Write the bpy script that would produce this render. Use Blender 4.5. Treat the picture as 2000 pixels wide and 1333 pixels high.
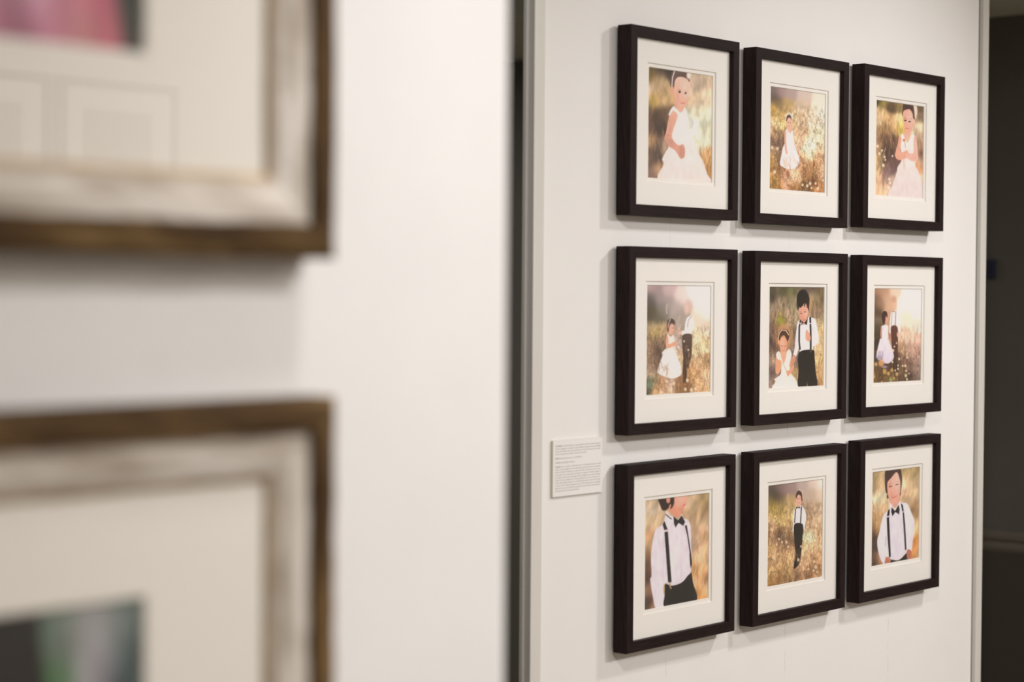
import bpy, math, random
import numpy as np
from mathutils import Matrix, Vector

for o in list(bpy.data.objects):
    bpy.data.objects.remove(o)
S = bpy.context.scene
COL = S.collection

# ------------------------------------------------------------------ camera
cam_d = bpy.data.cameras.new('camera')
cam = bpy.data.objects.new('camera', cam_d)
COL.objects.link(cam)
FW = Vector((0.75707876, 0.65284749, -0.02493817))
RT = Vector((0.65316926, -0.75717798, 0.00717101))
UP = Vector((0.01420106, 0.02171787, 0.99966328))
M = Matrix((RT, UP, -FW)).transposed().to_4x4()
M.translation = Vector((-3.1125, -2.2663, 1.5492))
cam.matrix_world = M
cam_d.sensor_width = 36.0
cam_d.lens = 71.33
cam_d.clip_start = 0.05
cam_d.dof.use_dof = True
cam_d.dof.focus_distance = 4.1
cam_d.dof.aperture_fstop = 2.8
S.camera = cam

# ------------------------------------------------------------------ world, exposure
W = bpy.data.worlds.new('world')
S.world = W
W.use_nodes = True
W.node_tree.nodes['Background'].inputs[0].default_value = (1.0, 0.9, 0.78, 1)
W.node_tree.nodes['Background'].inputs[1].default_value = 0.02
S.view_settings.view_transform = 'Standard'
S.view_settings.look = 'None'
S.view_settings.gamma = 1.0
S.view_settings.use_curve_mapping = False
S.view_settings.exposure = 0.0

# ------------------------------------------------------------------ lamps (gallery spots under the ceiling, added area fills)
def spot(name, loc, aim, watt, size, blend, radius, col):
    d = bpy.data.lights.new(name, 'SPOT')
    d.energy = watt
    d.spot_size = math.radians(size)
    d.spot_blend = blend
    d.shadow_soft_size = radius
    d.color = col
    o = bpy.data.objects.new(name, d)
    COL.objects.link(o)
    o.location = loc
    o.rotation_euler = (Vector(aim) - Vector(loc)).to_track_quat('-Z', 'Y').to_euler()
    return o

WARM = (1.0, 0.968, 0.958)
spot('spot_lamp', (1.40, -1.45, 2.75), (0.05, 0.0, 0.80), 80, 84, 1.0, 0.11, WARM)
spot('spot_lamp', (1.55, -3.80, 2.75), (0.45, 0.0, 0.82), 200, 52, 1.0, 0.08, WARM)
spot('spot_lamp', (-2.00, -1.65, 2.75), (0.00, 0.0, 1.20), 78, 62, 1.0, 0.05, WARM)
spot('spot_lamp', (-1.90, -1.62, 2.88), (-1.80, -1.1, 0.88), 46, 44, 1.0, 0.10, WARM)
spot('spot_lamp', (-1.25, -2.60, 2.75), (-1.90, -1.1, 1.20), 80, 56, 1.0, 0.05, WARM)


def area_fill(name, loc, watt, sx):
    d = bpy.data.lights.new(name, 'AREA')
    d.energy = watt
    d.size = sx
    d.color = (1.0, 0.95, 0.89)
    o = bpy.data.objects.new(name, d)
    COL.objects.link(o)
    o.location = loc
    return o


area_fill('ceiling_fill', (0.6, -3.6, 2.88), 47, 0.9)  # added fill light raising the room's ambient level, no known fixture
area_fill('ceiling_fill', (-1.6, -4.0, 2.88), 34, 0.9)  # second added ambient fill, further left
area_fill('hall_fill', (1.0, 3.1, 2.36), 17, 0.3)  # added fill to brighten the hall wall behind the panel

# ------------------------------------------------------------------ materials
def srgb(c):
    out = []
    for v in c[:3]:
        v = v / 255.0
        out.append(v / 12.92 if v <= 0.04045 else ((v + 0.055) / 1.055) ** 2.4)
    return tuple(out) + (1.0,)


def mat(name, col, rough=0.6, spec=0.3, metallic=0.0):
    m = bpy.data.materials.new(name)
    m.use_nodes = True
    b = m.node_tree.nodes['Principled BSDF']
    b.inputs['Base Color'].default_value = col if len(col) == 4 else tuple(col) + (1,)
    b.inputs['Roughness'].default_value = rough
    b.inputs['Specular IOR Level'].default_value = spec
    b.inputs['Metallic'].default_value = metallic
    return m


def noisy(name, c1, c2, scale=(20, 20, 20), rough=0.6, spec=0.3, bump=0.0, detail=4, dist=0.002, lo=0.3, hi=0.7):
    m = mat(name, c1, rough, spec)
    nt = m.node_tree
    b = nt.nodes['Principled BSDF']
    tc = nt.nodes.new('ShaderNodeTexCoord')
    mp = nt.nodes.new('ShaderNodeMapping')
    mp.inputs['Scale'].default_value = scale
    nz = nt.nodes.new('ShaderNodeTexNoise')
    nz.inputs['Scale'].default_value = 1.0
    nz.inputs['Detail'].default_value = detail
    cr = nt.nodes.new('ShaderNodeValToRGB')
    cr.color_ramp.elements[0].position = lo
    cr.color_ramp.elements[1].position = hi
    cr.color_ramp.elements[0].color = tuple(c1[:3]) + (1,)
    cr.color_ramp.elements[1].color = tuple(c2[:3]) + (1,)
    nt.links.new(tc.outputs['Object'], mp.inputs['Vector'])
    nt.links.new(mp.outputs['Vector'], nz.inputs['Vector'])
    nt.links.new(nz.outputs['Fac'], cr.inputs['Fac'])
    nt.links.new(cr.outputs['Color'], b.inputs['Base Color'])
    if bump:
        bp = nt.nodes.new('ShaderNodeBump')
        bp.inputs['Strength'].default_value = bump
        bp.inputs['Distance'].default_value = dist
        nt.links.new(nz.outputs['Fac'], bp.inputs['Height'])
        nt.links.new(bp.outputs['Normal'], b.inputs['Normal'])
    return m


M_BLACK = noisy('espresso_wood', (0.012, 0.0065, 0.0064), (0.027, 0.0165, 0.016), (18, 160, 420), 0.6, 0.10, 0.06, 5, 0.0004)
M_MAT = noisy('mat_card', (0.94, 0.91, 0.86), (0.955, 0.925, 0.875), (300, 300, 300), 0.9, 0.1)
M_CORE = mat('mat_core', (0.88, 0.86, 0.81), 0.9, 0.1)
M_BACK = mat('backing_card', (0.30, 0.24, 0.17), 0.9, 0.1)
M_METAL = mat('bracket_steel', (0.5, 0.5, 0.5), 0.35, 0.5, 1.0)
M_POST = noisy('post_enamel', (0.66, 0.64, 0.59), (0.70, 0.68, 0.63), (30, 30, 4), 0.45, 0.4)
M_GROOVE = mat('post_groove', (0.05, 0.045, 0.035), 0.8, 0.2)
M_NEAR = noisy('white_wall_paint', (0.845, 0.835, 0.83), (0.875, 0.865, 0.86), (9, 9, 9), 0.75, 0.2, 0.06, 6, 0.002)
M_HALL = noisy('dark_hall_paint', (0.145, 0.138, 0.122), (0.175, 0.165, 0.145), (1.5, 1.5, 1.5), 0.7, 0.25)
M_HALL2 = noisy('hall_dado_paint', (0.075, 0.066, 0.055), (0.09, 0.08, 0.066), (2, 2, 2), 0.7, 0.25)
M_RAIL = mat('dado_rail_paint', (0.20, 0.18, 0.155), 0.55, 0.35)
M_SOFFIT = mat('soffit_paint', (0.70, 0.72, 0.64), 0.85, 0.2)
M_CEIL = mat('ceiling_paint', (0.80, 0.78, 0.74), 0.9, 0.1)
M_FLOOR = noisy('oak_floor', (0.26, 0.20, 0.145), (0.36, 0.29, 0.22), (1.5, 14, 10), 0.45, 0.35)
M_ROOM = mat('room_paint', (0.80, 0.77, 0.72), 0.85, 0.2)
M_CARD = mat('foam_card_face', (0.86, 0.83, 0.81), 0.8, 0.15)
M_FOAM = mat('foam_card_core', (0.62, 0.60, 0.50), 0.9, 0.1)
M_INK = mat('card_ink', (0.09, 0.07, 0.065), 0.8, 0.1)
M_NAVY = mat('navy_plastic', (0.035, 0.04, 0.085), 0.5, 0.4)


def board_material():
    """white panel paint with three faint hairline cracks behind the picture columns"""
    m = mat('panel_paint', (0.84, 0.815, 0.785), 0.72, 0.2)
    nt = m.node_tree
    N, L = nt.nodes, nt.links
    b = N['Principled BSDF']
    tc = N.new('ShaderNodeTexCoord')
    sp = N.new('ShaderNodeSeparateXYZ')
    L.new(tc.outputs['Object'], sp.inputs[0])
    nz = N.new('ShaderNodeTexNoise')
    nz.inputs['Scale'].default_value = 26
    nz.inputs['Detail'].default_value = 3
    L.new(tc.outputs['Object'], nz.inputs['Vector'])

    def math_(op, a, bb=None):
        n = N.new('ShaderNodeMath')
        n.operation = op
        for i, v in enumerate((a, bb)):
            if v is None:
                continue
            if isinstance(v, (int, float)):
                n.inputs[i].default_value = v
            else:
                L.new(v, n.inputs[i])
        return n.outputs[0]
    wob = math_('MULTIPLY', math_('SUBTRACT', nz.outputs['Fac'], 0.5), 0.012)
    x = math_('ADD', sp.outputs['X'], wob)
    tot = None
    for cx in (-0.032, 0.375, 0.787):
        dist = math_('ABSOLUTE', math_('SUBTRACT', x, cx))
        line = math_('MAXIMUM', math_('SUBTRACT', 1.0, math_('DIVIDE', dist, 0.0022)), 0.0)
        tot = line if tot is None else math_('ADD', tot, line)
    n2 = N.new('ShaderNodeTexNoise')
    n2.inputs['Scale'].default_value = 34
    n2.inputs['Detail'].default_value = 2
    L.new(tc.outputs['Object'], n2.inputs['Vector'])
    gate = math_('MINIMUM', math_('MAXIMUM', math_('MULTIPLY', math_('SUBTRACT', n2.outputs['Fac'], 0.44), 5.0), 0.0), 1.0)
    low = math_('MINIMUM', math_('MAXIMUM', math_('MULTIPLY', math_('SUBTRACT', 1.74, sp.outputs['Z']), 8.0), 0.0), 1.0)
    fac = math_('MULTIPLY', math_('MULTIPLY', math_('MULTIPLY', tot, gate), low), 0.42)
    n3 = N.new('ShaderNodeTexNoise')
    n3.inputs['Scale'].default_value = 6
    n3.inputs['Detail'].default_value = 4
    L.new(tc.outputs['Object'], n3.inputs['Vector'])
    mot = N.new('ShaderNodeMixRGB')
    mot.inputs['Color1'].default_value = (0.825, 0.805, 0.78, 1)
    mot.inputs['Color2'].default_value = (0.865, 0.85, 0.83, 1)
    L.new(n3.outputs['Fac'], mot.inputs['Fac'])
    mx = N.new('ShaderNodeMixRGB')
    L.new(fac, mx.inputs['Fac'])
    L.new(mot.outputs[0], mx.inputs['Color1'])
    mx.inputs['Color2'].default_value = (0.40, 0.36, 0.30, 1)
    L.new(mx.outputs[0], b.inputs['Base Color'])
    bp = N.new('ShaderNodeBump')
    bp.inputs['Strength'].default_value = 0.08
    bp.inputs['Distance'].default_value = 0.001
    n4 = N.new('ShaderNodeTexNoise')
    n4.inputs['Scale'].default_value = 180
    L.new(tc.outputs['Object'], n4.inputs['Vector'])
    L.new(n4.outputs['Fac'], bp.inputs['Height'])
    L.new(bp.outputs['Normal'], b.inputs['Normal'])
    return m


M_BOARD = board_material()


def barn(name, c1, c2, c3, rough):
    """weathered timber, grain along the local x axis of the rail"""
    m = mat(name, c1, rough, 0.15)
    nt = m.node_tree
    N, L = nt.nodes, nt.links
    b = N['Principled BSDF']
    tc = N.new('ShaderNodeTexCoord')
    mp = N.new('ShaderNodeMapping')
    mp.inputs['Scale'].default_value = (9, 70, 70)
    L.new(tc.outputs['Object'], mp.inputs['Vector'])
    nz = N.new('ShaderNodeTexNoise')
    nz.inputs['Scale'].default_value = 1.0
    nz.inputs['Detail'].default_value = 6
    L.new(mp.outputs['Vector'], nz.inputs['Vector'])
    cr = N.new('ShaderNodeValToRGB')
    e = cr.color_ramp.elements
    e[0].position, e[0].color = 0.30, c1 + (1,)
    e[1].position, e[1].color = 0.72, c3 + (1,)
    k = e.new(0.50)
    k.color = c2 + (1,)
    L.new(nz.outputs['Fac'], cr.inputs['Fac'])
    L.new(cr.outputs['Color'], b.inputs['Base Color'])
    bp = N.new('ShaderNodeBump')
    bp.inputs['Strength'].default_value = 0.6
    bp.inputs['Distance'].default_value = 0.002
    L.new(nz.outputs['Fac'], bp.inputs['Height'])
    L.new(bp.outputs['Normal'], b.inputs['Normal'])
    return m


M_WASH = barn('whitewashed_timber', (0.36, 0.30, 0.235), (0.66, 0.60, 0.53), (0.86, 0.82, 0.77), 0.8)
M_RIM = barn('brown_timber_edge', (0.035, 0.018, 0.007), (0.085, 0.048, 0.019), (0.20, 0.125, 0.050), 0.75)
M_LIP = barn('tan_timber_lip', (0.42, 0.29, 0.16), (0.52, 0.38, 0.23), (0.62, 0.48, 0.32), 0.75)
M_CREAM = mat('cream_mat_card', (0.90, 0.865, 0.80), 0.9, 0.1)


def glass_material():
    m = bpy.data.materials.new('picture_glass')
    m.use_nodes = True
    nt = m.node_tree
    nt.nodes.clear()
    out = nt.nodes.new('ShaderNodeOutputMaterial')
    mix = nt.nodes.new('ShaderNodeMixShader')
    tr = nt.nodes.new('ShaderNodeBsdfTransparent')
    tr.inputs[0].default_value = (1.0, 1.0, 1.0, 1)
    gl = nt.nodes.new('ShaderNodeBsdfGlossy')
    gl.inputs['Roughness'].default_value = 0.0
    fr = nt.nodes.new('ShaderNodeFresnel')
    geo = nt.nodes.new('ShaderNodeNewGeometry')      # both faces of the pane reflect like air to glass
    mr = nt.nodes.new('ShaderNodeMapRange')
    mr.inputs['To Min'].default_value = 1.5
    mr.inputs['To Max'].default_value = 1.0 / 1.5
    nt.links.new(geo.outputs['Backfacing'], mr.inputs['Value'])
    nt.links.new(mr.outputs['Result'], fr.inputs['IOR'])
    nt.links.new(fr.outputs[0], mix.inputs[0])
    nt.links.new(tr.outputs[0], mix.inputs[1])
    nt.links.new(gl.outputs[0], mix.inputs[2])
    nt.links.new(mix.outputs[0], out.inputs[0])
    return m


M_GLASS = glass_material()


def print_material():
    m = mat('photographic_print', (0.5, 0.5, 0.5), 0.55, 0.2)
    nt = m.node_tree
    a = nt.nodes.new('ShaderNodeAttribute')
    a.attribute_name = 'ink'
    nt.links.new(a.outputs['Color'], nt.nodes['Principled BSDF'].inputs['Base Color'])
    return m


M_PRINT = print_material()

# ------------------------------------------------------------------ mesh helpers
def link(name, me, m, parent=None, loc=(0, 0, 0), rot=(0, 0, 0)):
    if m is not None and not me.materials:
        me.materials.append(m)
    o = bpy.data.objects.new(name, me)
    COL.objects.link(o)
    o.parent = parent
    o.location = loc
    o.rotation_euler = rot
    return o


def mesh(name, v, f):
    me = bpy.data.meshes.new(name)
    me.from_pydata(v, [], f)
    me.update()
    return me


def box_mesh(name, x0, x1, y0, y1, z0, z1, bev=0.0):
    v = [(x, y, z) for x in (x0, x1) for y in (y0, y1) for z in (z0, z1)]
    f = [(0, 1, 3, 2), (4, 6, 7, 5), (0, 4, 5, 1), (2, 3, 7, 6), (0, 2, 6, 4), (1, 5, 7, 3)]
    me = mesh(name, v, f)
    if bev:
        import bmesh
        bm = bmesh.new()
        bm.from_mesh(me)
        bmesh.ops.bevel(bm, geom=list(bm.edges), offset=bev, segments=2, profile=0.6, affect='EDGES')
        bm.to_mesh(me)
        bm.free()
    return me


def box(name, x0, x1, y0, y1, z0, z1, m, parent=None, bev=0.0, loc=(0, 0, 0)):
    return link(name, box_mesh(name, x0, x1, y0, y1, z0, z1, bev), m, parent, loc)


def prism_z(name, prof, z0, z1):
    """closed (x, y) profile, counter-clockwise, extruded upwards"""
    n = len(prof)
    v = [(x, y, z0) for x, y in prof] + [(x, y, z1) for x, y in prof]
    f = [(i, (i + 1) % n, n + (i + 1) % n, n + i) for i in range(n)]
    f += [tuple(range(n - 1, -1, -1)), tuple(range(n, 2 * n))]
    return mesh(name, v, f)


def rail_mesh(name, length, prof, cuts=1, rag=0.0, seed=0):
    """mitred rail, bottom side of a frame: runs along x, outer edge at z=0, inwards is +z, out of the wall is -y.
    prof: closed list of (inset a, depth d)"""
    rnd = random.Random(seed)
    n = len(prof)
    v, f = [], []
    for k in range(cuts + 1):
        t = -1 + 2 * k / cuts
        j = [(rnd.uniform(-rag, rag), rnd.uniform(-rag, rag)) if 0 < k < cuts else (0, 0) for _ in prof]
        for (a, d), (ja, jd) in zip(prof, j):
            v.append((t * (length / 2 - a), -(d + jd if d > 0.008 else d), a + (ja if d > 0.008 else 0)))
    for k in range(cuts):
        for i in range(n):
            p, q = k * n + i, k * n + (i + 1) % n
            f.append((p, p + n, q + n, q))
    f.append(tuple(range(n)))
    f.append(tuple(range(cuts * n + n - 1, cuts * n - 1, -1)))
    me = mesh(name, v, f)
    import bmesh
    bm = bmesh.new()
    bm.from_mesh(me)
    bmesh.ops.recalc_face_normals(bm, faces=bm.faces)
    bm.to_mesh(me)
    bm.free()
    return me


def ring_mesh(name, sx, sz, ox, oz, yf, t):
    """mat board: outer size sx x sz, bevelled window ox x oz, front at y=yf (negative), thickness t"""
    def rect(a, b, y):
        return [(-a / 2, y, -b / 2), (a / 2, y, -b / 2), (a / 2, y, b / 2), (-a / 2, y, b / 2)]
    v = rect(sx, sz, yf) + rect(ox, oz, yf) + rect(ox - 1.2 * t, oz - 1.2 * t, yf + t) + rect(sx, sz, yf + t)
    f = []
    for i in range(4):
        j = (i + 1) % 4
        f.append((i, j, 4 + j, 4 + i))
        f.append((4 + i, 4 + j, 8 + j, 8 + i))
        f.append((8 + i, 8 + j, 12 + j, 12 + i))
        f.append((12 + i, 12 + j, j, i))
    me = mesh(name, v, f)
    return me


def empty(name, loc, rot=(0, 0, 0)):
    o = bpy.data.objects.new(name, None)
    o.empty_display_size = 0.05
    COL.objects.link(o)
    o.location = loc
    o.rotation_euler = rot
    return o


def tag(o, label, cat, group=None):
    o['label'] = label
    o['category'] = cat
    if group:
        o['group'] = group
    return o


# ------------------------------------------------------------------ the setting
def setting(o, label, cat):
    o['kind'] = 'structure'
    o['label'] = label
    o['category'] = cat
    return o


XH = 2.6        # hall wall
setting(box('floor', -5.0, XH + 0.1, -5.2, 4.1, -0.06, 0.0, M_FLOOR), 'brown wooden floor below the picture walls', 'floor')
setting(box('ceiling', -5.0, XH + 0.1, -5.2, 4.1, 2.95, 3.02, M_CEIL), 'white ceiling above the picture walls', 'ceiling')
setting(box('wall_side', XH, XH + 0.1, -5.2, -0.6, 0.0, 2.95, M_ROOM), 'pale side wall out of view to the right', 'wall')
wh = setting(box('wall_hall', XH, XH + 0.1, -0.6, 4.1, 0.0, 2.95, M_HALL), 'dark unlit hall wall behind the right edge of the panel', 'wall')
box('dado_panel', XH - 0.012, XH, -0.6, 1.6, 0.0, 0.757, M_HALL2, wh)
dr = mesh('trim_1', [], [])
prof = [(0, 0.0), (0.012, 0.0), (0.018, 0.012), (0.018, 0.030), (0.028, 0.040), (0.030, 0.055), (0.020, 0.062), (0.0, 0.066)]
v = [(XH - a, y, 0.757 + z) for y in (-0.6, 1.6) for a, z in prof]
n = len(prof)
f = [(i, (i + 1) % n, n + (i + 1) % n, n + i) for i in range(n)] + [tuple(range(n - 1, -1, -1)), tuple(range(n, 2 * n))]
setting(link('trim_1', mesh('trim_1', v, f), M_RAIL), 'dark moulded dado rail along the dim hall wall', 'trim')
setting(box('ceiling_soffit', 1.75, XH, -0.6, 4.0, 2.402, 2.95, M_SOFFIT), 'grey-green soffit over the dark hall, top right corner', 'soffit')
setting(box('wall_back', -5.0, XH, 4.0, 4.1, 0.0, 2.95, M_HALL), 'dark wall at the far end behind the panels', 'wall')
setting(box('wall_opposite', -5.0, XH, -5.2, -5.1, 0.0, 2.95, M_ROOM), 'pale wall opposite, seen only as reflection in picture glass', 'wall')
setting(box('wall_end', -5.0, -4.9, -5.1, 4.0, 0.0, 2.95, M_HALL), 'dark end wall out of view to the left', 'wall')

# near partition on the left
setting(box('wall_left', -4.9, -1.7670, -1.10, -1.02, 0.0, 2.95, M_NEAR, bev=0.003), 'bright white blurred partition wall behind the two rustic frames', 'wall')

# the far panel with its two posts
wr = setting(box('wall_right', -0.4144, 1.1654, 0.0, 0.008, 0.06, 2.36, M_BOARD), 'white display panel on which the nine black frames hang', 'wall')
pw = 0.0282
post_prof_l = [(-0.4424, -0.0105), (-0.4144, -0.0105), (-0.4144, 0.0115), (-0.4462, 0.0115), (-0.4462, 0.0050), (-0.4456, 0.0042), (-0.4424, 0.0042)]
link('edge_post', prism_z('edge_post', post_prof_l, 0.0, 2.40), M_POST, wr)
post_prof_r = [(-x + 0.7514, y) for x, y in reversed(post_prof_l)]
link('edge_post', prism_z('edge_post', post_prof_r, 0.0, 2.40), M_POST, wr)
box('panel_gap', 1.1644, 1.1654, -0.0008, 0.0, 0.06, 2.36, M_GROOVE, wr)
box('bottom_rail', -0.4144, 1.1654, -0.0105, 0.0105, 0.02, 0.06, M_POST, wr)
box('top_rail', -0.4144, 1.1654, -0.0105, 0.0105, 2.36, 2.40, M_POST, wr)

# ------------------------------------------------------------------ print painting (flat ink, one colour per mesh point)
def lin(c):
    c = np.asarray(c, float) / 255.0
    return np.where(c <= 0.04045, c / 12.92, ((c + 0.055) / 1.055) ** 2.4)


def vnoise(X, Y, seed):
    r = np.random.RandomState(seed)
    T = r.rand(64, 64)
    xi, yi = np.floor(X).astype(int), np.floor(Y).astype(int)
    fx, fy = X - xi, Y - yi
    fx, fy = fx * fx * (3 - 2 * fx), fy * fy * (3 - 2 * fy)
    a, b = T[yi % 64, xi % 64], T[yi % 64, (xi + 1) % 64]
    c, d = T[(yi + 1) % 64, xi % 64], T[(yi + 1) % 64, (xi + 1) % 64]
    return (a * (1 - fx) + b * fx) * (1 - fy) + (c * (1 - fx) + d * fx) * fy


def smooth(pts, n=5):
    P = np.array(pts, float)
    k = len(P)
    out = []
    for i in range(k):
        a, b, c, d = P[i - 1], P[i], P[(i + 1) % k], P[(i + 2) % k]
        for t in np.arange(n) / n:
            out.append(0.5 * (2 * b + (c - a) * t + (2 * a - 5 * b + 4 * c - d) * t * t + (3 * b - a - 3 * c + d) * t ** 3))
    return np.array(out)


class Canvas:
    """paints in the measuring grid of one print; corners = the print's corners in that grid"""

    def __init__(s, corners, nu=150, nv=216, seed=1):
        src = [(0, 0), (1, 0), (1, 1), (0, 1)]
        A, B = [], []
        for (u, v), (x, y) in zip(src, corners):
            A += [[u, v, 1, 0, 0, 0, -u * x, -v * x], [0, 0, 0, u, v, 1, -u * y, -v * y]]
            B += [x, y]
        h = np.append(np.linalg.solve(np.array(A, float), np.array(B, float)), 1).reshape(3, 3)
        U, V = np.meshgrid(np.linspace(0, 1, nu), np.linspace(0, 1, nv))
        w = h[2, 0] * U + h[2, 1] * V + h[2, 2]
        s.X = (h[0, 0] * U + h[0, 1] * V + h[0, 2]) / w
        s.Y = (h[1, 0] * U + h[1, 1] * V + h[1, 2]) / w
        s.c = np.zeros(U.shape + (3,))
        s.r = random.Random(seed)
        s.seed = seed

    def bg(s, pts, rad=60):
        num = np.zeros_like(s.c)
        den = np.zeros(s.X.shape)
        for x, y, r, g, b in pts:
            d2 = (s.X - x) ** 2 + ((s.Y - y) * 0.8) ** 2
            w = np.exp(-d2 / (2 * (rad * 0.84) ** 2)) + 2e-4 / (1 + d2 / 1e4) ** 2
            num += w[..., None] * np.array([r, g, b], float)
            den += w
        s.c = np.clip(num / den[..., None] * 1.05, 0, 222)

    def tex(s, amp, sx, sy, k=0, y0=-1e9, shear=0.0):
        n = vnoise((s.X + shear * s.Y) / sx + 7.3 * k, s.Y / sy + 3.1 * k, s.seed * 13 + k) - 0.5
        m = np.clip((s.Y - y0) / 80.0, 0, 1)
        s.c *= (1 + 2 * amp * n * m)[..., None]

    def put(s, mask, col, a=1.0, tilt=None):
        m = (mask * a)[..., None]
        s.c = s.c * (1 - m) + np.array(col, float) * m

    def box(s, x0, y0, x1, y1):
        return (s.X > x0) & (s.X < x1) & (s.Y > y0) & (s.Y < y1)

    def poly(s, pts, col, soft=7.0, a=1.0, sm=True, col2=None, nz=0.04):
        P = smooth(pts) if sm else np.array(pts, float)
        lo, hi = P.min(0) - soft * 2, P.max(0) + soft * 2
        I = s.box(lo[0], lo[1], hi[0], hi[1])
        x, y = s.X[I], s.Y[I]
        if not len(x):
            return
        ins = np.zeros(len(x), bool)
        dm = np.full(len(x), 1e18)
        Q = np.roll(P, -1, 0)
        for (ax, ay), (bx, by) in zip(P, Q):
            cr = (ay > y) != (by > y)
            if by != ay:
                ins ^= cr & (x < (bx - ax) * (y - ay) / (by - ay) + ax)
            ex, ey = bx - ax, by - ay
            l2 = ex * ex + ey * ey + 1e-9
            t = np.clip(((x - ax) * ex + (y - ay) * ey) / l2, 0, 1)
            dm = np.minimum(dm, (x - ax - t * ex) ** 2 + (y - ay - t * ey) ** 2)
        sd = np.where(ins, 1, -1) * np.sqrt(dm)
        k = np.clip(0.5 + sd / soft, 0, 1) * a
        c = np.array(col, float)[None]
        if col2 is not None:
            t = ((y - P[:, 1].min()) / (np.ptp(P[:, 1]) + 1e-6))[:, None]
            c = c * (1 - t) + np.array(col2, float)[None] * t
        if nz:
            c = c * (1 + nz * 2 * (vnoise(x / 26, y / 60, s.seed + 5) - 0.5))[:, None]
        s.c[I] = s.c[I] * (1 - k[:, None]) + c * k[:, None]

    def ell(s, cx, cy, rx, ry, col, soft=0.35, a=1.0):
        I = s.box(cx - rx * 1.6, cy - ry * 1.6, cx + rx * 1.6, cy + ry * 1.6)
        d = np.sqrt(((s.X[I] - cx) / rx) ** 2 + ((s.Y[I] - cy) / ry) ** 2)
        k = (np.clip(0.5 + (1 - d) / soft, 0, 1) * a)[:, None]
        s.c[I] = s.c[I] * (1 - k) + np.array(col, float) * k

    def line(s, pts, w, col, a=1.0, soft=5.0):
        P = np.array(pts, float)
        lo, hi = P.min(0) - w - soft, P.max(0) + w + soft
        I = s.box(lo[0], lo[1], hi[0], hi[1])
        x, y = s.X[I], s.Y[I]
        if not len(x):
            return
        dm = np.full(len(x), 1e18)
        for (ax, ay), (bx, by) in zip(P[:-1], P[1:]):
            ex, ey = bx - ax, by - ay
            t = np.clip(((x - ax) * ex + (y - ay) * ey) / (ex * ex + ey * ey + 1e-9), 0, 1)
            dm = np.minimum(dm, (x - ax - t * ex) ** 2 + (y - ay - t * ey) ** 2)
        k = (np.clip(0.5 + (w / 2 - np.sqrt(dm)) / soft, 0, 1) * a)[:, None]
        s.c[I] = s.c[I] * (1 - k) + np.array(col, float) * k

    def grass(s, n, x0, y0, x1, y1, ln, w, cols, a=0.5, lean=0.3):
        for _ in range(n):
            x, y = s.r.uniform(x0, x1), s.r.uniform(y0, y1)
            l = ln * s.r.uniform(0.5, 1.3)
            dx = s.r.uniform(-lean, lean) * l
            s.line([(x, y), (x + dx * 0.4, y - l * 0.6), (x + dx, y - l)], w * s.r.uniform(0.6, 1.3), s.r.choice(cols), a * s.r.uniform(0.5, 1), 6)

    def dots(s, L, col=(236, 216, 184), a=0.85):
        for d in L:
            s.ell(d[0], d[1], d[2], d[2] * 1.35, d[3] if len(d) > 3 else col, 0.6, a)

    def finish(s, con=1.18, sat=0.90, glow=0.35):
        k = np.hanning(23)
        k /= k.sum()
        hi = np.clip(s.c - 196, 0, 60)
        for ax in (0, 1):
            hi = np.apply_along_axis(lambda v: np.convolve(np.pad(v, 11, mode='edge'), k, 'valid'), ax, hi)
        c = s.c + glow * hi
        g = c.mean(-1, keepdims=True)
        c = g + (c - g) * sat
        s.c = np.clip(150 + (c - 150) * con, 0, 250)
        return s

    def face(s, cx, cy, rx, ry, side=1, a=0.5):
        """soft modelling of a painted face: lit cheek and forehead, warmer jaw"""
        s.ell(cx + side * rx * 0.35, cy - ry * 0.25, rx * 0.6, ry * 0.5, (246, 218, 202), 1.6, a)
        s.ell(cx - side * rx * 0.45, cy + ry * 0.25, rx * 0.45, ry * 0.5, (208, 146, 122), 1.8, a * 0.6)
        s.ell(cx - rx * 0.05, cy + ry * 0.2, rx * 0.25, ry * 0.2, (238, 196, 176), 1.6, a * 0.7)

    def hair(s, strands, w, col, a=0.6):
        for p in strands:
            s.line(p, w, col, a, 4)

    def build(s, name, w, h, gain=(1.08, 1.10, 1.12)):
        nv, nu = s.X.shape
        xs = np.linspace(-w / 2, w / 2, nu)
        zs = np.linspace(h / 2, -h / 2, nv)
        co = np.zeros((nv, nu, 3), np.float32)
        co[..., 0] = xs[None]
        co[..., 2] = zs[:, None]
        idx = np.arange(nu * nv).reshape(nv, nu)
        q = np.stack([idx[1:, :-1], idx[1:, 1:], idx[:-1, 1:], idx[:-1, :-1]], -1).reshape(-1)
        me = bpy.data.meshes.new(name)
        me.vertices.add(nu * nv)
        me.vertices.foreach_set('co', co.ravel())
        nf = len(q) // 4
        me.loops.add(len(q))
        me.loops.foreach_set('vertex_index', q.astype(np.int32))
        me.polygons.add(nf)
        me.polygons.foreach_set('loop_start', np.arange(0, len(q), 4, dtype=np.int32))
        me.update()
        at = me.color_attributes.new('ink', 'FLOAT_COLOR', 'POINT')
        c = np.ones((nu * nv, 4), np.float32)
        c[:, :3] = np.clip(lin(np.clip(s.c, 0, 255)).reshape(-1, 3) * np.array(gain), 0, 0.96)
        at.data.foreach_set('color', c.ravel())
        me.validate()
        return me


SKIN = (224, 170, 146)
GOLD = [(235, 210, 165), (205, 165, 110), (150, 112, 72), (225, 190, 140), (120, 90, 62)]
DARKG = [(70, 54, 46), (110, 84, 62), (190, 155, 112)]
INKB = (38, 32, 34)


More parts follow.
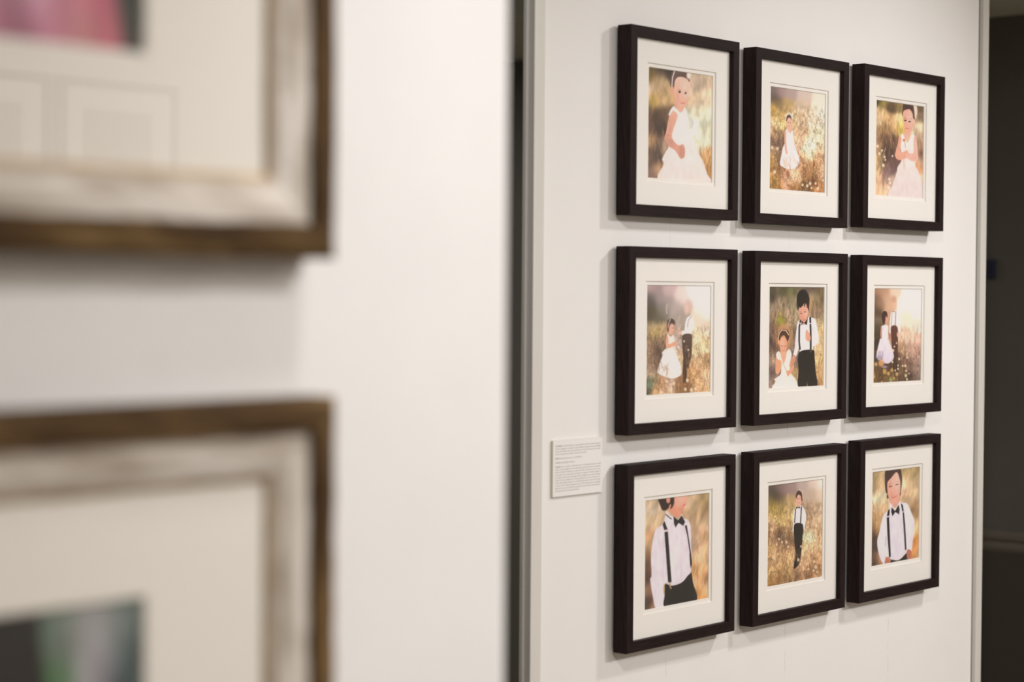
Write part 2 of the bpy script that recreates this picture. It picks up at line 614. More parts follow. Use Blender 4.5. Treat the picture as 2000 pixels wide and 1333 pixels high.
def print1():
    c = Canvas([(74, 55), (757, 148), (747, 1280), (65, 1225)], seed=11)
    c.bg([(100,100,120,100,60),(190,80,95,80,65),(290,110,72,60,50),(110,170,140,115,65),(200,200,170,145,115),(110,280,205,180,150),(230,270,195,165,125),(120,420,190,160,90),(230,400,195,165,120),(100,560,112,88,70),(180,600,88,70,60),(250,560,120,95,75),(100,700,108,84,70),(200,720,74,60,54),(110,830,185,145,105),(180,900,78,65,60),(250,900,205,175,145),(100,1000,118,94,80),(180,1000,84,70,66),(100,1180,138,110,100),(190,1120,190,150,115),(560,180,190,170,145),(600,240,178,158,140),(700,200,205,185,155),(580,380,205,185,155),(700,400,215,195,170),(600,520,218,202,178),(700,560,226,212,192),(560,650,230,217,200),(700,720,226,207,182),(640,860,232,215,195),(700,1000,205,165,115),(720,1150,185,135,80)], 48)
    c.tex(0.10, 44, 110, 1, shear=0.1)
    c.tex(0.06, 18, 44, 2)
    c.grass(40, 70, 500, 290, 1200, 120, 12, [(190, 150, 110), (80, 64, 56), (140, 108, 84)], 0.4)
    c.grass(40, 590, 950, 750, 1290, 110, 10, [(200, 150, 95), (232, 200, 155), (165, 115, 66)], 0.6)
    c.poly([(300,545),(345,478),(400,520),(425,545),(452,488),(482,520),(500,600),(520,720),(580,860),(605,950),(660,1060),(700,1180),(728,1290),(205,1245),(240,1080),(228,1015),(290,905),(330,850),(325,760),(340,640)], (231, 223, 219), 8, col2=(222, 212, 208), nz=0.02)
    c.poly([(350,430),(445,470),(432,530),(375,500)], (222, 176, 152), 8)
    c.poly([(335,518),(380,545),(386,580),(360,660),(335,740),(325,785),(350,840),(400,880),(440,868),(460,900),(466,940),(458,1000),(430,1020),(405,1000),(360,932),(300,892),(258,835),(250,800),(270,720),(288,620),(305,550)], (225, 176, 154), 7, col2=(206, 150, 130))
    c.line([(270, 770), (325, 782)], 6, (190, 132, 112), 0.7)
    for k in range(4):
        c.line([(425, 905 + 28 * k), (462, 912 + 26 * k)], 4, (190, 130, 115), 0.6)
    c.line([(300, 560), (345, 480)], 18, (235, 228, 222), 0.9)
    c.line([(355, 490), (385, 545), (430, 545)], 14, (235, 228, 222), 0.8)
    c.poly([(350,190),(420,165),(500,195),(508,290),(500,400),(465,470),(430,490),(392,465),(362,420),(350,330)], (233, 197, 177), 7, col2=(228, 180, 158))
    c.face(430, 330, 80, 150, 1, 0.5)
    c.poly([(330,112),(420,100),(480,118),(505,160),(512,218),(480,184),(430,165),(385,172),(358,212),(346,290),(316,272),(308,200)], (108, 84, 77), 9)
    c.hair([[(420,104),(380,140),(352,215)],[(450,108),(480,150),(500,200)],[(400,102),(352,150),(332,240)]], 6, (150, 120, 110), 0.5)
    c.ell(505, 150, 24, 38, (228, 214, 202), 0.6)
    c.line([(358, 100), (334, 170), (326, 272)], 10, (226, 216, 210))
    c.ell(330, 305, 18, 42, (226, 172, 142))
    c.ell(408, 322, 13, 12, (74, 60, 60), 0.7)
    c.ell(470, 335, 11, 11, (84, 68, 66), 0.7)
    c.line([(388, 296), (430, 302)], 6, (160, 120, 104), 0.4)
    c.line([(455, 308), (490, 316)], 6, (165, 126, 110), 0.4)
    c.line([(446, 345), (448, 398), (430, 402)], 6, (208, 160, 140), 0.4)
    c.line([(420, 440), (458, 441)], 10, (200, 128, 118), 0.9)
    return c


def print2():
    c = Canvas([(68, 77), (696, 163), (672, 1280), (52, 1230)], seed=12)
    c.bg([(120,130,130,112,108),(110,230,105,90,82),(200,130,165,140,135),(300,150,178,155,148),(450,160,200,185,172),(640,200,218,206,194),(640,350,220,205,190),(100,320,200,165,85),(90,400,185,150,80),(170,300,140,115,85),(260,300,190,160,110),(180,400,200,170,110),(330,420,205,180,140),(420,330,200,180,155),(430,440,195,170,140),(550,450,215,195,172),(100,480,215,190,155),(180,520,220,195,140),(110,600,190,155,115),(180,640,150,120,90),(100,700,130,100,85),(190,720,120,95,80),(130,820,170,140,110),(180,860,110,85,65),(90,900,190,150,90),(400,600,205,175,140),(400,700,215,180,150),(500,760,240,222,195),(600,620,228,205,180),(650,750,225,195,165),(500,850,232,208,175),(640,880,200,165,130),(430,930,190,150,115),(550,1000,190,145,100),(560,1100,130,90,60),(480,1050,170,125,85),(640,1050,215,180,145),(350,1100,225,190,155),(250,1130,225,170,135),(100,1100,190,150,85),(150,1050,150,110,75),(130,1180,165,125,70),(350,1210,170,125,80),(450,1210,120,90,60),(620,1220,180,130,85)], 42)
    c.tex(0.13, 22, 46, 1, y0=250)
    c.tex(0.14, 9, 22, 2, y0=300)
    c.tex(0.16, 5, 9, 3, y0=330)
    c.grass(150, 60, 560, 680, 1290, 70, 7, GOLD, 0.5)
    c.grass(60, 70, 380, 330, 560, 50, 7, [(235, 205, 140), (170, 140, 80), (215, 190, 130)], 0.5)
    c.grass(40, 440, 950, 640, 1180, 130, 6, [(150, 100, 62), (215, 170, 120), (110, 76, 50)], 0.5, 0.5)
    c.dots([(152,780,15),(92,770,14),(482,1192,14),(515,1165,14),(575,1165,12),(600,1220,14),(530,1215,10),(120,1040,16),(430,1180,12),(660,1130,10)])
    c.ell(284, 430, 42, 48, (234, 220, 208), 0.6)
    c.poly([(245,720),(330,720),(365,800),(396,900),(385,960),(330,1005),(270,1005),(210,985),(178,945),(195,850),(215,760)], (228, 218, 219), 9, nz=0.02)
    c.poly([(245,580),(270,565),(300,590),(325,580),(328,650),(332,735),(238,735)], (230, 221, 220), 7)
    c.line([(240, 600), (240, 700), (245, 780), (255, 830)], 20, (222, 170, 148), 1, 7)
    c.poly([(262,545),(312,550),(305,600),(285,605)], (226, 180, 158), 6)
    c.ell(284, 500, 32, 62, (228, 182, 160), 0.3)
    c.poly([(252,450),(262,415),(285,402),(305,420),(312,465),(295,440),(270,445),(256,480)], (112, 82, 74), 8)
    c.ell(272, 490, 5, 5, (120, 82, 74), 0.8)
    c.ell(296, 494, 5, 5, (120, 82, 74), 0.8)
    c.line([(275, 530), (293, 531)], 6, (200, 132, 120), 0.8)
    c.grass(26, 190, 930, 400, 1090, 70, 7, [(210, 160, 120), (150, 104, 76), (235, 205, 170)], 0.7)
    c.ell(270, 1060, 20, 36, (150, 92, 78), 0.9, 0.7)
    return c


def print3():
    c = Canvas([(86, 58), (677, 136), (657, 1270), (68, 1235)], seed=13)
    c.bg([(110,90,80,72,45),(180,100,165,145,80),(260,150,95,75,60),(330,120,120,100,75),(390,110,160,140,90),(100,200,205,175,135),(180,250,205,175,130),(120,330,220,190,150),(250,300,205,170,120),(350,330,220,190,145),(100,440,190,155,110),(200,430,165,130,90),(300,430,190,155,110),(390,410,215,190,100),(100,530,160,125,95),(170,550,95,72,58),(280,540,130,100,80),(120,620,190,150,110),(200,680,85,66,58),(280,680,110,86,72),(110,760,200,165,120),(200,780,95,72,65),(300,800,110,84,78),(100,880,215,185,140),(180,860,140,110,90),(250,920,125,98,95),(200,980,140,112,105),(110,980,225,185,145),(100,1100,220,180,145),(110,1200,215,175,140),(200,1060,175,145,125),(230,1160,215,185,155),(290,1060,190,165,150),(630,180,120,98,75),(650,260,120,98,82),(600,260,165,145,115),(620,400,215,195,165),(650,500,190,165,135),(630,620,170,135,110),(640,740,140,105,85),(600,800,215,185,155),(620,880,205,155,115),(590,900,190,140,100),(640,980,215,180,145)], 42)
    c.tex(0.12, 26, 90, 1)
    c.tex(0.10, 12, 40, 2)
    c.grass(60, 80, 420, 400, 700, 110, 10, [(205, 170, 125), (90, 68, 56), (160, 124, 90)], 0.4)
    c.grass(30, 70, 760, 180, 1000, 150, 10, [(225, 195, 145), (200, 165, 105), (130, 105, 75)], 0.55, 0.6)
    c.dots([(162,685,12),(132,722,12),(195,763,12),(202,798,10),(178,865,16),(110,635,12),(290,750,10),(263,1075,12),(243,1135,12),(300,1125,10),(250,1030,12)], (240, 228, 208))
    c.poly([(538,115),(588,140),(594,220),(572,300),(556,200)], (226, 206, 190), 9)
    c.poly([(395,490),(420,480),(450,540),(470,580),(500,540),(520,480),(560,500),(556,620),(548,720),(560,800),(570,860),(620,960),(645,1060),(664,1280),(255,1250),(290,1100),(340,950),(352,880),(400,800),(395,700),(385,600)], (229, 219, 214), 8, col2=(218, 206, 203), nz=0.02)
    c.line([(410, 1120), (370, 1240)], 8, (205, 190, 188), 0.5, 14)
    c.poly([(445,440),(515,450),(515,500),(470,575),(435,500)], (228, 182, 162), 8)
    c.poly([(385,500),(400,540),(392,620),(388,690),(415,700),(440,690),(470,672),(480,715),(470,760),(400,795),(350,790),(320,745),(330,690),(355,600),(370,520)], (222, 168, 144), 7, col2=(228, 172, 146))
    c.poly([(555,510),(580,520),(595,620),(602,740),(590,800),(540,810),(480,782),(450,742),(470,710),(540,714),(552,700),(546,600)], (230, 184, 166), 7)
    c.line([(395, 740), (440, 730)], 5, (195, 135, 115), 0.6)
    c.line([(400, 765), (445, 752)], 5, (195, 135, 115), 0.6)
    c.ell(432, 555, 14, 16, (192, 132, 84), 0.7)
    c.line([(440, 575), (450, 640)], 7, (196, 140, 112), 0.9)
    c.line([(428, 765), (430, 900)], 8, (205, 172, 142), 0.9)
    c.poly([(425,190),(480,165),(540,200),(550,280),(545,380),(515,455),(480,475),(450,455),(430,390),(422,300)], (224, 176, 156), 7, col2=(230, 178, 154))
    c.face(485, 325, 65, 145, 1, 0.45)
    c.poly([(430,115),(480,106),(535,118),(555,170),(561,300),(546,290),(535,222),(500,178),(460,184),(426,205),(418,262),(411,240),(420,150)], (84, 62, 57), 8)
    c.hair([[(480,108),(440,150),(422,210)],[(500,110),(540,170),(548,250)],[(470,112),(490,160)]], 6, (130, 100, 90), 0.5)
    c.ell(554, 330, 13, 36, (236, 192, 168))
    c.ell(449, 316, 14, 9, (62, 47, 46), 0.7)
    c.ell(502, 328, 15, 9, (62, 47, 46), 0.7)
    c.line([(432, 280), (465, 295)], 8, (140, 98, 84), 0.4)
    c.line([(490, 298), (525, 294)], 8, (140, 98, 84), 0.4)
    c.line([(474, 330), (468, 375), (482, 378)], 6, (202, 150, 130), 0.4)
    c.line([(455, 412), (488, 412)], 11, (194, 120, 110), 0.9)
    return c


def print4():
    c = Canvas([(57, 58), (760, 65), (750, 1235), (60, 1265)], seed=14)
    c.bg([(110,100,185,160,155),(160,120,165,140,140),(110,200,110,102,100),(100,280,100,92,88),(200,200,160,145,142),(100,350,95,88,60),(170,400,112,104,85),(100,440,90,80,65),(300,130,195,172,170),(300,250,165,150,145),(230,330,140,130,122),(380,300,180,165,158),(420,200,215,200,195),(420,430,170,155,145),(600,120,226,218,214),(700,200,224,216,212),(680,380,222,212,206),(640,460,215,200,185),(110,520,190,165,130),(160,600,205,180,110),(240,600,185,155,120),(100,650,160,130,100),(170,680,120,96,80),(250,700,130,105,88),(100,780,150,122,98),(180,800,105,85,72),(100,900,165,135,110),(160,920,120,95,80),(100,1000,180,155,130),(90,1180,95,88,72),(110,1140,120,130,105),(170,1180,190,150,105),(410,580,175,155,140),(420,750,195,175,165),(420,850,215,185,150),(600,620,215,195,165),(700,560,205,190,170),(620,760,225,200,165),(700,720,215,190,150),(700,900,165,130,95),(650,900,205,175,135),(600,1000,205,165,120),(700,1050,215,180,145),(560,1080,190,145,100),(620,1180,210,170,125),(500,1180,130,95,65),(430,1130,150,110,75),(440,1200,150,112,75),(300,1200,210,180,150),(240,1150,170,130,100),(330,1120,205,175,155)], 44)
    c.tex(0.13, 20, 50, 1, y0=480)
    c.tex(0.13, 9, 24, 2, y0=480)
    c.tex(0.16, 5, 9, 3, y0=520)
    c.grass(110, 60, 560, 290, 1200, 80, 7, [(205, 175, 135), (95, 76, 64), (160, 130, 100), (190, 160, 110)], 0.5)
    c.grass(110, 400, 650, 750, 1240, 100, 6, GOLD, 0.45, 0.5)
    c.line([(286, 280), (276, 330), (282, 375)], 16, (205, 196, 182), 0.7, 14)
    c.line([(420, 410), (395, 500)], 14, (205, 192, 178), 0.6, 14)
    for x in (70, 135, 205, 240):
        c.line([(x, 540), (x + 4, 460)], 9, (190, 168, 125), 0.7, 8)
    # boy in the haze
    c.ell(520, 300, 44, 70, (212, 184, 168), 0.8, 0.75)
    c.ell(495, 335, 28, 55, (228, 200, 182), 0.8, 0.7)
    c.poly([(500,425),(545,408),(572,470),(576,520),(545,600),(500,608),(445,612),(440,570),(470,560),(480,490)], (232, 225, 223), 9)
    c.line([(545, 415), (515, 450), (505, 525)], 9, (168, 150, 146), 0.8)
    c.ell(425, 590, 22, 20, (226, 184, 162), 0.7)
    c.poly([(455,612),(545,605),(553,700),(548,850),(530,900),(515,985),(500,960),(496,1105),(460,1115),(456,1000),(460,850),(448,700)], (104, 82, 74), 9, col2=(84, 60, 46))
    c.grass(14, 450, 760, 560, 1120, 60, 7, [(215, 185, 145), (190, 150, 110)], 0.6)
    # girl
    c.poly([(285,755),(360,758),(395,830),(425,920),(448,1000),(430,1050),(360,1078),(290,1068),(230,1042),(188,1012),(205,930),(240,830),(234,800)], (233, 224, 217), 9, nz=0.03)
    c.poly([(290,605),(325,630),(350,610),(370,660),(362,765),(285,765)], (231, 217, 210), 7)
    c.poly([(280,620),(300,640),(305,712),(360,685),(386,695),(380,722),(330,745),(285,752),(274,700)], (224, 168, 138), 6)
    c.ell(330, 548, 33, 62, (226, 174, 150), 0.3)
    c.poly([(290,455),(330,432),(368,458),(368,502),(335,486),(312,515),(300,582),(288,562),(284,500)], (100, 79, 71), 7)
    c.line([(322, 440), (304, 480), (297, 530)], 7, (212, 197, 187))
    c.line([(345, 535), (355, 536)], 6, (110, 76, 66), 0.8)
    c.line([(340, 578), (354, 578)], 6, (200, 126, 112), 0.8)
    c.grass(16, 200, 960, 300, 1080, 60, 7, [(170, 135, 115), (205, 165, 130), (120, 96, 90)], 0.55)
    c.dots([(486,1195,14),(550,1205,16),(505,1100,16),(595,1190,14),(360,1130,14),(165,1220,24,(226,184,134)),(612,1097,10),(290,1110,12),(225,1225,16),(515,775,9),(470,680,9)])
    c.ell(105, 1140, 20, 32, (120, 150, 128), 0.9, 0.7)
    return c


def print5():
    c = Canvas([(60, 82), (703, 92), (690, 1242), (47, 1272)], seed=15)
    c.bg([(100,150,85,75,62),(150,130,110,98,78),(230,120,95,88,62),(330,130,110,108,68),(380,100,120,108,85),(560,110,100,85,75),(660,150,115,98,72),(650,250,125,105,80),(100,230,85,72,62),(100,320,160,140,115),(200,280,150,130,105),(320,250,140,125,95),(350,330,165,150,120),(560,250,150,130,100),(600,200,155,138,105),(110,420,150,125,105),(200,470,150,135,70),(280,420,165,140,115),(350,450,165,145,115),(630,400,145,120,95),(600,400,150,125,100),(660,480,190,170,130),(90,600,130,100,85),(110,700,100,76,66),(350,650,130,108,90),(350,760,140,115,100),(660,620,200,175,130),(660,780,205,180,140),(80,850,110,85,72),(100,920,165,140,125),(90,1050,130,108,98),(90,1180,150,125,112),(370,950,120,105,100),(370,1050,190,155,110),(390,1120,205,170,125),(640,950,215,180,130),(650,1100,205,165,115),(640,1220,180,135,90)], 42)
    c.tex(0.13, 24, 80, 1)
    c.tex(0.13, 10, 34, 2, y0=200)
    c.tex(0.16, 5, 9, 3, y0=330)
    c.grass(120, 55, 380, 400, 1000, 80, 9, [(185, 160, 130), (105, 82, 68), (150, 124, 96), (205, 175, 135)], 0.38)
    c.grass(70, 600, 500, 700, 1250, 100, 8, [(225, 195, 145), (170, 136, 92), (205, 170, 115)], 0.5)
    c.ell(205, 480, 36, 36, (160, 160, 60), 1.0, 0.7)
    # girl
    c.ell(235, 665, 88, 135, (222, 165, 105), 0.9, 0.8)
    c.ell(230, 580, 52, 50, (196, 146, 108), 0.8, 0.9)
    c.poly([(150,855),(190,840),(230,965),(270,842),(300,812),(326,870),(312,960),(310,1080),(360,1140),(400,1220),(412,1262),(110,1276),(140,1180),(128,1155),(200,1090),(195,980),(152,905)], (233, 224, 214), 8, nz=0.02)
    c.poly([(200,835),(265,828),(262,900),(235,972),(205,905)], (229, 176, 146), 7)
    c.poly([(145,892),(160,930),(190,930),(212,960),(206,1020),(185,1082),(160,1096),(139,1060)], (230, 168, 130), 7)
    c.poly([(265,1062),(300,1050),(345,985),(352,1030),(312,1090),(280,1122)], (224, 164, 134), 7)
    c.line([(225, 968), (272, 1075)], 6, (190, 150, 120), 0.8)
    c.poly([(188,690),(230,668),(271,690),(273,770),(255,840),(230,856),(200,832),(188,760)], (228, 170, 136), 7)
    c.face(230, 765, 42, 90, -1, 0.35)
    c.poly([(165,650),(198,592),(240,578),(285,602),(300,660),(278,722),(268,700),(240,650),(205,668),(186,722),(170,705)], (92, 60, 42), 9)
    c.line([(170, 690), (182, 628), (215, 588), (260, 595), (292, 645)], 10, (228, 200, 170))
    c.ell(176, 726, 13, 32, (230, 160, 120))
    c.line([(206, 770), (226, 776)], 5, (110, 70, 56), 0.9)
    c.line([(244, 776), (262, 772)], 5, (110, 70, 56), 0.9)
    c.line([(222, 828), (248, 829)], 8, (204, 124, 104), 0.9)
    # boy
    c.ell(538, 290, 24, 80, (208, 162, 112), 0.9, 0.8)
    c.poly([(420,478),(450,478),(500,520),(520,440),(560,450),(600,470),(625,580),(640,680),(625,750),(580,775),(565,822),(480,857),(425,847),(410,800),(400,830),(375,897),(343,882),(360,800),(370,680),(385,560),(395,500)], (230, 222, 224), 7, nz=0.02)
    c.line([(385, 640), (372, 800)], 6, (196, 186, 192), 0.5, 12)
    c.line([(575, 560), (590, 700)], 6, (200, 190, 196), 0.5, 14)
    c.poly([(410,852),(570,820),(590,900),(600,1050),(612,1250),(410,1256),(405,1050)], (30, 24, 22), 7, col2=(50, 41, 31))
    c.poly([(504,1180),(514,1250),(498,1250)], (150, 132, 62), 5, sm=False)
    c.line([(430, 478), (413, 560), (412, 720), (421, 810)], 18, (38, 32, 38))
    c.line([(540, 450), (546, 620), (546, 812)], 20, (38, 32, 38))
    c.line([(410, 517), (434, 512)], 10, (222, 214, 216))
    c.line([(532, 518), (556, 515)], 10, (222, 214, 216))
    c.line([(549, 815), (549, 845)], 8, (150, 120, 80))
    c.poly([(408,350),(440,325),(490,300),(518,335),(512,420),(490,482),(465,499),(430,472),(412,410)], (224, 164, 140), 6)
    c.face(462, 405, 52, 90, 1, 0.3)
    c.poly([(385,240),(400,165),(455,122),(505,150),(530,220),(529,300),(520,372),(510,312),(482,280),(455,300),(430,334),(412,322),(400,368),(390,312)], (33, 23, 25), 8)
    c.hair([[(470,135),(455,230),(434,330)],[(490,150),(488,240),(470,312)],[(430,150),(410,240),(402,340)],[(505,170),(515,250),(516,350)],[(450,140),(430,240),(418,335)]], 5, (72, 52, 50), 0.55)
    c.hair([[(462,240),(450,312)],[(482,250),(476,318)],[(500,260),(506,335)]], 9, (33, 23, 25), 0.9)
    c.line([(456, 124), (505, 152), (528, 215)], 6, (170, 130, 100), 0.6, 8)
    c.line([(424, 398), (444, 398)], 7, (84, 52, 44), 0.9)
    c.line([(470, 384), (492, 381)], 7, (84, 52, 44), 0.9)
    c.line([(418, 378), (446, 376)], 6, (140, 92, 74), 0.4)
    c.line([(466, 362), (496, 358)], 6, (140, 92, 74), 0.4)
    c.line([(456, 395), (452, 436), (466, 440)], 6, (196, 136, 114), 0.4)
    c.line([(458, 478), (484, 474)], 10, (214, 116, 106), 0.9)
    c.poly([(440,486),(475,507),(505,472),(502,537),(475,517),(440,532)], (30, 24, 26), 5, sm=False)
    c.ell(462, 518, 15, 12, (205, 144, 118), 0.7)
    c.poly([(490,602),(508,594),(540,650),(546,700),(525,722),(488,692)], (224, 164, 138), 6)
    c.poly([(345,880),(371,890),(366,950),(330,1000),(300,1012),(310,950)], (218, 154, 126), 6)
    return c


def print6():
    c = Canvas([(65, 78), (668, 92), (638, 1243), (45, 1263)], seed=16)
    c.bg([(90,120,170,130,105),(150,140,180,140,115),(200,130,185,145,118),(100,200,130,98,78),(150,280,165,130,105),(100,330,115,90,70),(100,410,90,72,52),(230,200,200,165,140),(260,300,205,170,140),(320,130,215,195,175),(500,150,224,216,210),(620,200,222,216,212),(420,300,226,216,206),(620,400,222,212,206),(450,500,225,208,192),(620,560,222,205,192),(100,480,140,120,100),(100,560,95,80,60),(90,640,85,68,52),(80,760,72,58,48),(75,880,80,62,52),(250,450,190,155,130),(245,700,185,150,125),(420,650,215,185,160),(500,700,218,188,165),(620,750,208,175,155),(420,850,190,155,125),(520,850,195,160,140),(620,900,180,145,125),(400,960,130,100,82),(330,950,75,55,45),(320,1040,70,50,42),(250,1060,95,72,55),(560,950,175,142,125),(500,1040,130,100,85),(600,1080,160,135,120),(600,1180,130,108,95),(500,1180,90,70,60),(400,1150,110,88,66),(420,1230,95,72,55),(100,1100,110,85,55),(80,1200,140,105,60),(150,1200,90,70,50),(230,1200,130,100,60),(300,1180,120,92,62)], 42)
    c.tex(0.12, 18, 44, 1, y0=520)
    c.tex(0.14, 9, 22, 2, y0=760)
    c.tex(0.16, 5, 9, 3, y0=780)
    c.grass(50, 50, 500, 130, 1000, 70, 7, [(120, 100, 72), (60, 48, 40), (95, 80, 60)], 0.5)
    c.grass(110, 380, 820, 645, 1250, 60, 6, [(205, 175, 155), (120, 94, 80), (165, 135, 115), (90, 70, 60)], 0.4, 0.6)
    c.grass(50, 50, 1080, 480, 1270, 110, 8, [(190, 145, 75), (90, 70, 46), (140, 108, 62), (160, 135, 90)], 0.5)
    # boy
    c.ell(325, 290, 30, 72, (222, 186, 160), 0.8, 0.75)
    c.ell(318, 225, 30, 40, (200, 152, 118), 0.9, 0.6)
    c.poly([(280,390),(310,370),(350,370),(385,400),(400,520),(390,632),(370,634),(360,562),(280,564),(275,642),(258,642),(262,520)], (231, 223, 219), 8, nz=0.02)
    c.line([(292, 395), (281, 555)], 6, (174, 126, 116))
    c.line([(340, 380), (331, 556)], 8, (160, 110, 102))
    c.line([(294, 380), (324, 380)], 12, (150, 110, 92), 0.8)
    c.poly([(282,566),(352,566),(363,700),(358,850),(350,935),(292,842),(280,700)], (116, 74, 64), 8, col2=(96, 60, 50))
    c.ell(262, 682, 14, 36, (192, 134, 112), 0.6)
    c.ell(362, 666, 13, 30, (222, 182, 162), 0.6)
    # girl
    c.ell(205, 430, 38, 66, (232, 196, 165), 0.5, 0.6)
    c.ell(222, 470, 18, 50, (222, 166, 142), 0.4)
    c.poly([(162,425),(188,374),(222,378),(236,420),(230,455),(215,432),(207,500),(190,546),(171,505)], (84, 54, 47), 7)
    c.poly([(160,560),(236,550),(239,640),(236,725),(168,725),(165,640)], (230, 219, 221), 7)
    c.line([(160, 575), (153, 660), (165, 735), (168, 775)], 17, (206, 152, 134), 1, 7)
    c.poly([(150,710),(236,718),(266,780),(296,860),(309,950),(255,1012),(200,1015),(140,982),(91,942),(105,860),(130,760)], (226, 217, 224), 9, col2=(212, 202, 214), nz=0.04)
    c.grass(14, 100, 960, 170, 1010, 80, 9, [(110, 92, 110), (160, 140, 160)], 0.6)
    c.dots([(62,720,12,(226,192,152)),(90,1025,18,(216,172,112)),(155,1010,34,(222,168,118)),(195,1115,24,(212,168,94)),(240,1140,16,(215,175,120)),(285,1100,18,(212,168,104)),(345,1150,16,(216,182,132)),(65,1175,16,(206,162,94)),(160,1245,14,(210,160,100)),(310,1200,14,(205,160,95)),(302,860,14),(292,1000,12),(375,965,12),(418,1050,11),(450,1050,13),(473,950,11),(458,1112,10),(318,812,9),(362,1045,10),(360,1085,11),(325,1105,9),(455,1170,14),(470,1215,10),(495,1145,8),(346,770,9),(110,870,12,(225,190,170))], (236, 218, 188))
    c.ell(270, 1220, 16, 34, (152, 192, 132), 0.9, 0.8)
    c.ell(195, 1060, 30, 14, (176, 158, 192), 0.9, 0.8)
    return c


def print7():
    c = Canvas([(57, 163), (713, 75), (713, 1150), (65, 1282)], seed=17)
    c.bg([(90,200,185,160,125),(130,240,215,200,180),(180,190,195,170,140),(110,400,215,190,155),(200,380,200,175,140),(90,520,190,150,110),(120,600,200,165,125),(90,700,150,115,85),(110,850,110,82,62),(90,950,85,62,50),(110,1080,150,115,90),(120,1200,85,65,58),(80,1260,95,72,62),(180,1260,200,150,110),(540,150,205,180,150),(600,120,180,155,115),(680,130,165,140,100),(600,220,200,170,130),(680,220,150,122,85),(560,320,190,160,125),(600,400,200,170,135),(680,350,175,145,110),(660,430,220,195,160),(570,480,185,150,120),(570,600,150,122,105),(600,560,225,195,160),(680,520,190,150,105),(640,700,228,200,165),(600,750,225,190,150),(690,700,205,165,120),(580,850,205,155,105),(650,880,225,185,135),(690,950,150,105,70),(620,1000,225,185,140),(690,1050,230,195,150),(620,1100,200,145,85),(690,1130,210,165,110)], 46)
    c.tex(0.12, 34, 110, 1, shear=0.2)
    c.tex(0.06, 15, 50, 2, shear=0.2)
    c.grass(26, 560, 600, 715, 1180, 110, 14, [(235, 205, 165), (180, 130, 84), (215, 165, 105)], 0.4)
    c.poly([(290,140),(350,118),(492,95),(496,150),(477,200),(472,222),(456,250),(440,300),(400,335),(340,302),(300,262)], (226, 170, 146), 7, col2=(220, 152, 124))
    c.face(400, 190, 80, 110, 1, 0.4)
    c.poly([(199,145),(280,130),(352,120),(356,200),(335,240),(322,200),(300,248),(262,270),(236,258),(214,205)], (62, 46, 41), 8)
    c.ell(300, 160, 20, 36, (216, 156, 132), 0.4)
    c.line([(352, 120), (354, 190), (326, 246)], 13, (70, 52, 46))
    c.line([(450, 218), (475, 203)], 11, (205, 118, 112), 0.9)
    c.poly([(280,272),(310,310),(350,332),(400,357),(440,300),(452,345),(500,360),(530,440),(536,600),(541,750),(530,902),(450,987),(350,1022),(280,1002),(285,1100),(293,1240),(190,1250),(160,1150),(128,970),(140,920),(132,720),(150,560),(180,460),(250,400)], (222, 213, 218), 7, nz=0.03)
    c.line([(258, 560), (262, 760), (252, 930)], 14, (204, 190, 206), 0.6, 20)
    c.line([(280, 1020), (284, 1230)], 22, (196, 190, 226), 0.6, 20)
    c.line([(430, 430), (440, 940)], 12, (212, 202, 208), 0.5, 24)
    c.line([(278, 310), (332, 353)], 10, (64, 52, 52))
    c.poly([(355,328),(402,366),(436,318),(472,380),(455,422),(406,392),(377,440),(360,400)], (46, 40, 42), 6, sm=False)
    c.poly([(264,374),(290,440),(298,458),(262,464),(246,410)], (42, 36, 38), 5, sm=False)
    c.poly([(265,486),(300,480),(343,988),(308,992),(285,720)], (42, 36, 38), 5, sm=False)
    c.poly([(470,422),(490,414),(510,540),(536,700),(546,800),(536,852),(525,800),(520,680),(495,520)], (46, 40, 42), 5, sm=False)
    c.line([(264, 470), (298, 462)], 9, (205, 168, 160))
    c.poly([(277,1012),(350,1024),(450,987),(530,902),(560,1000),(586,1180),(290,1240),(275,1120)], (39, 35, 33), 6)
    c.line([(325, 995), (325, 1015), (338, 1050)], 13, (190, 160, 130))
    c.line([(537, 895), (549, 975)], 12, (58, 44, 38))
    c.ell(268, 1055, 8, 48, (208, 176, 128), 0.7)
    return c


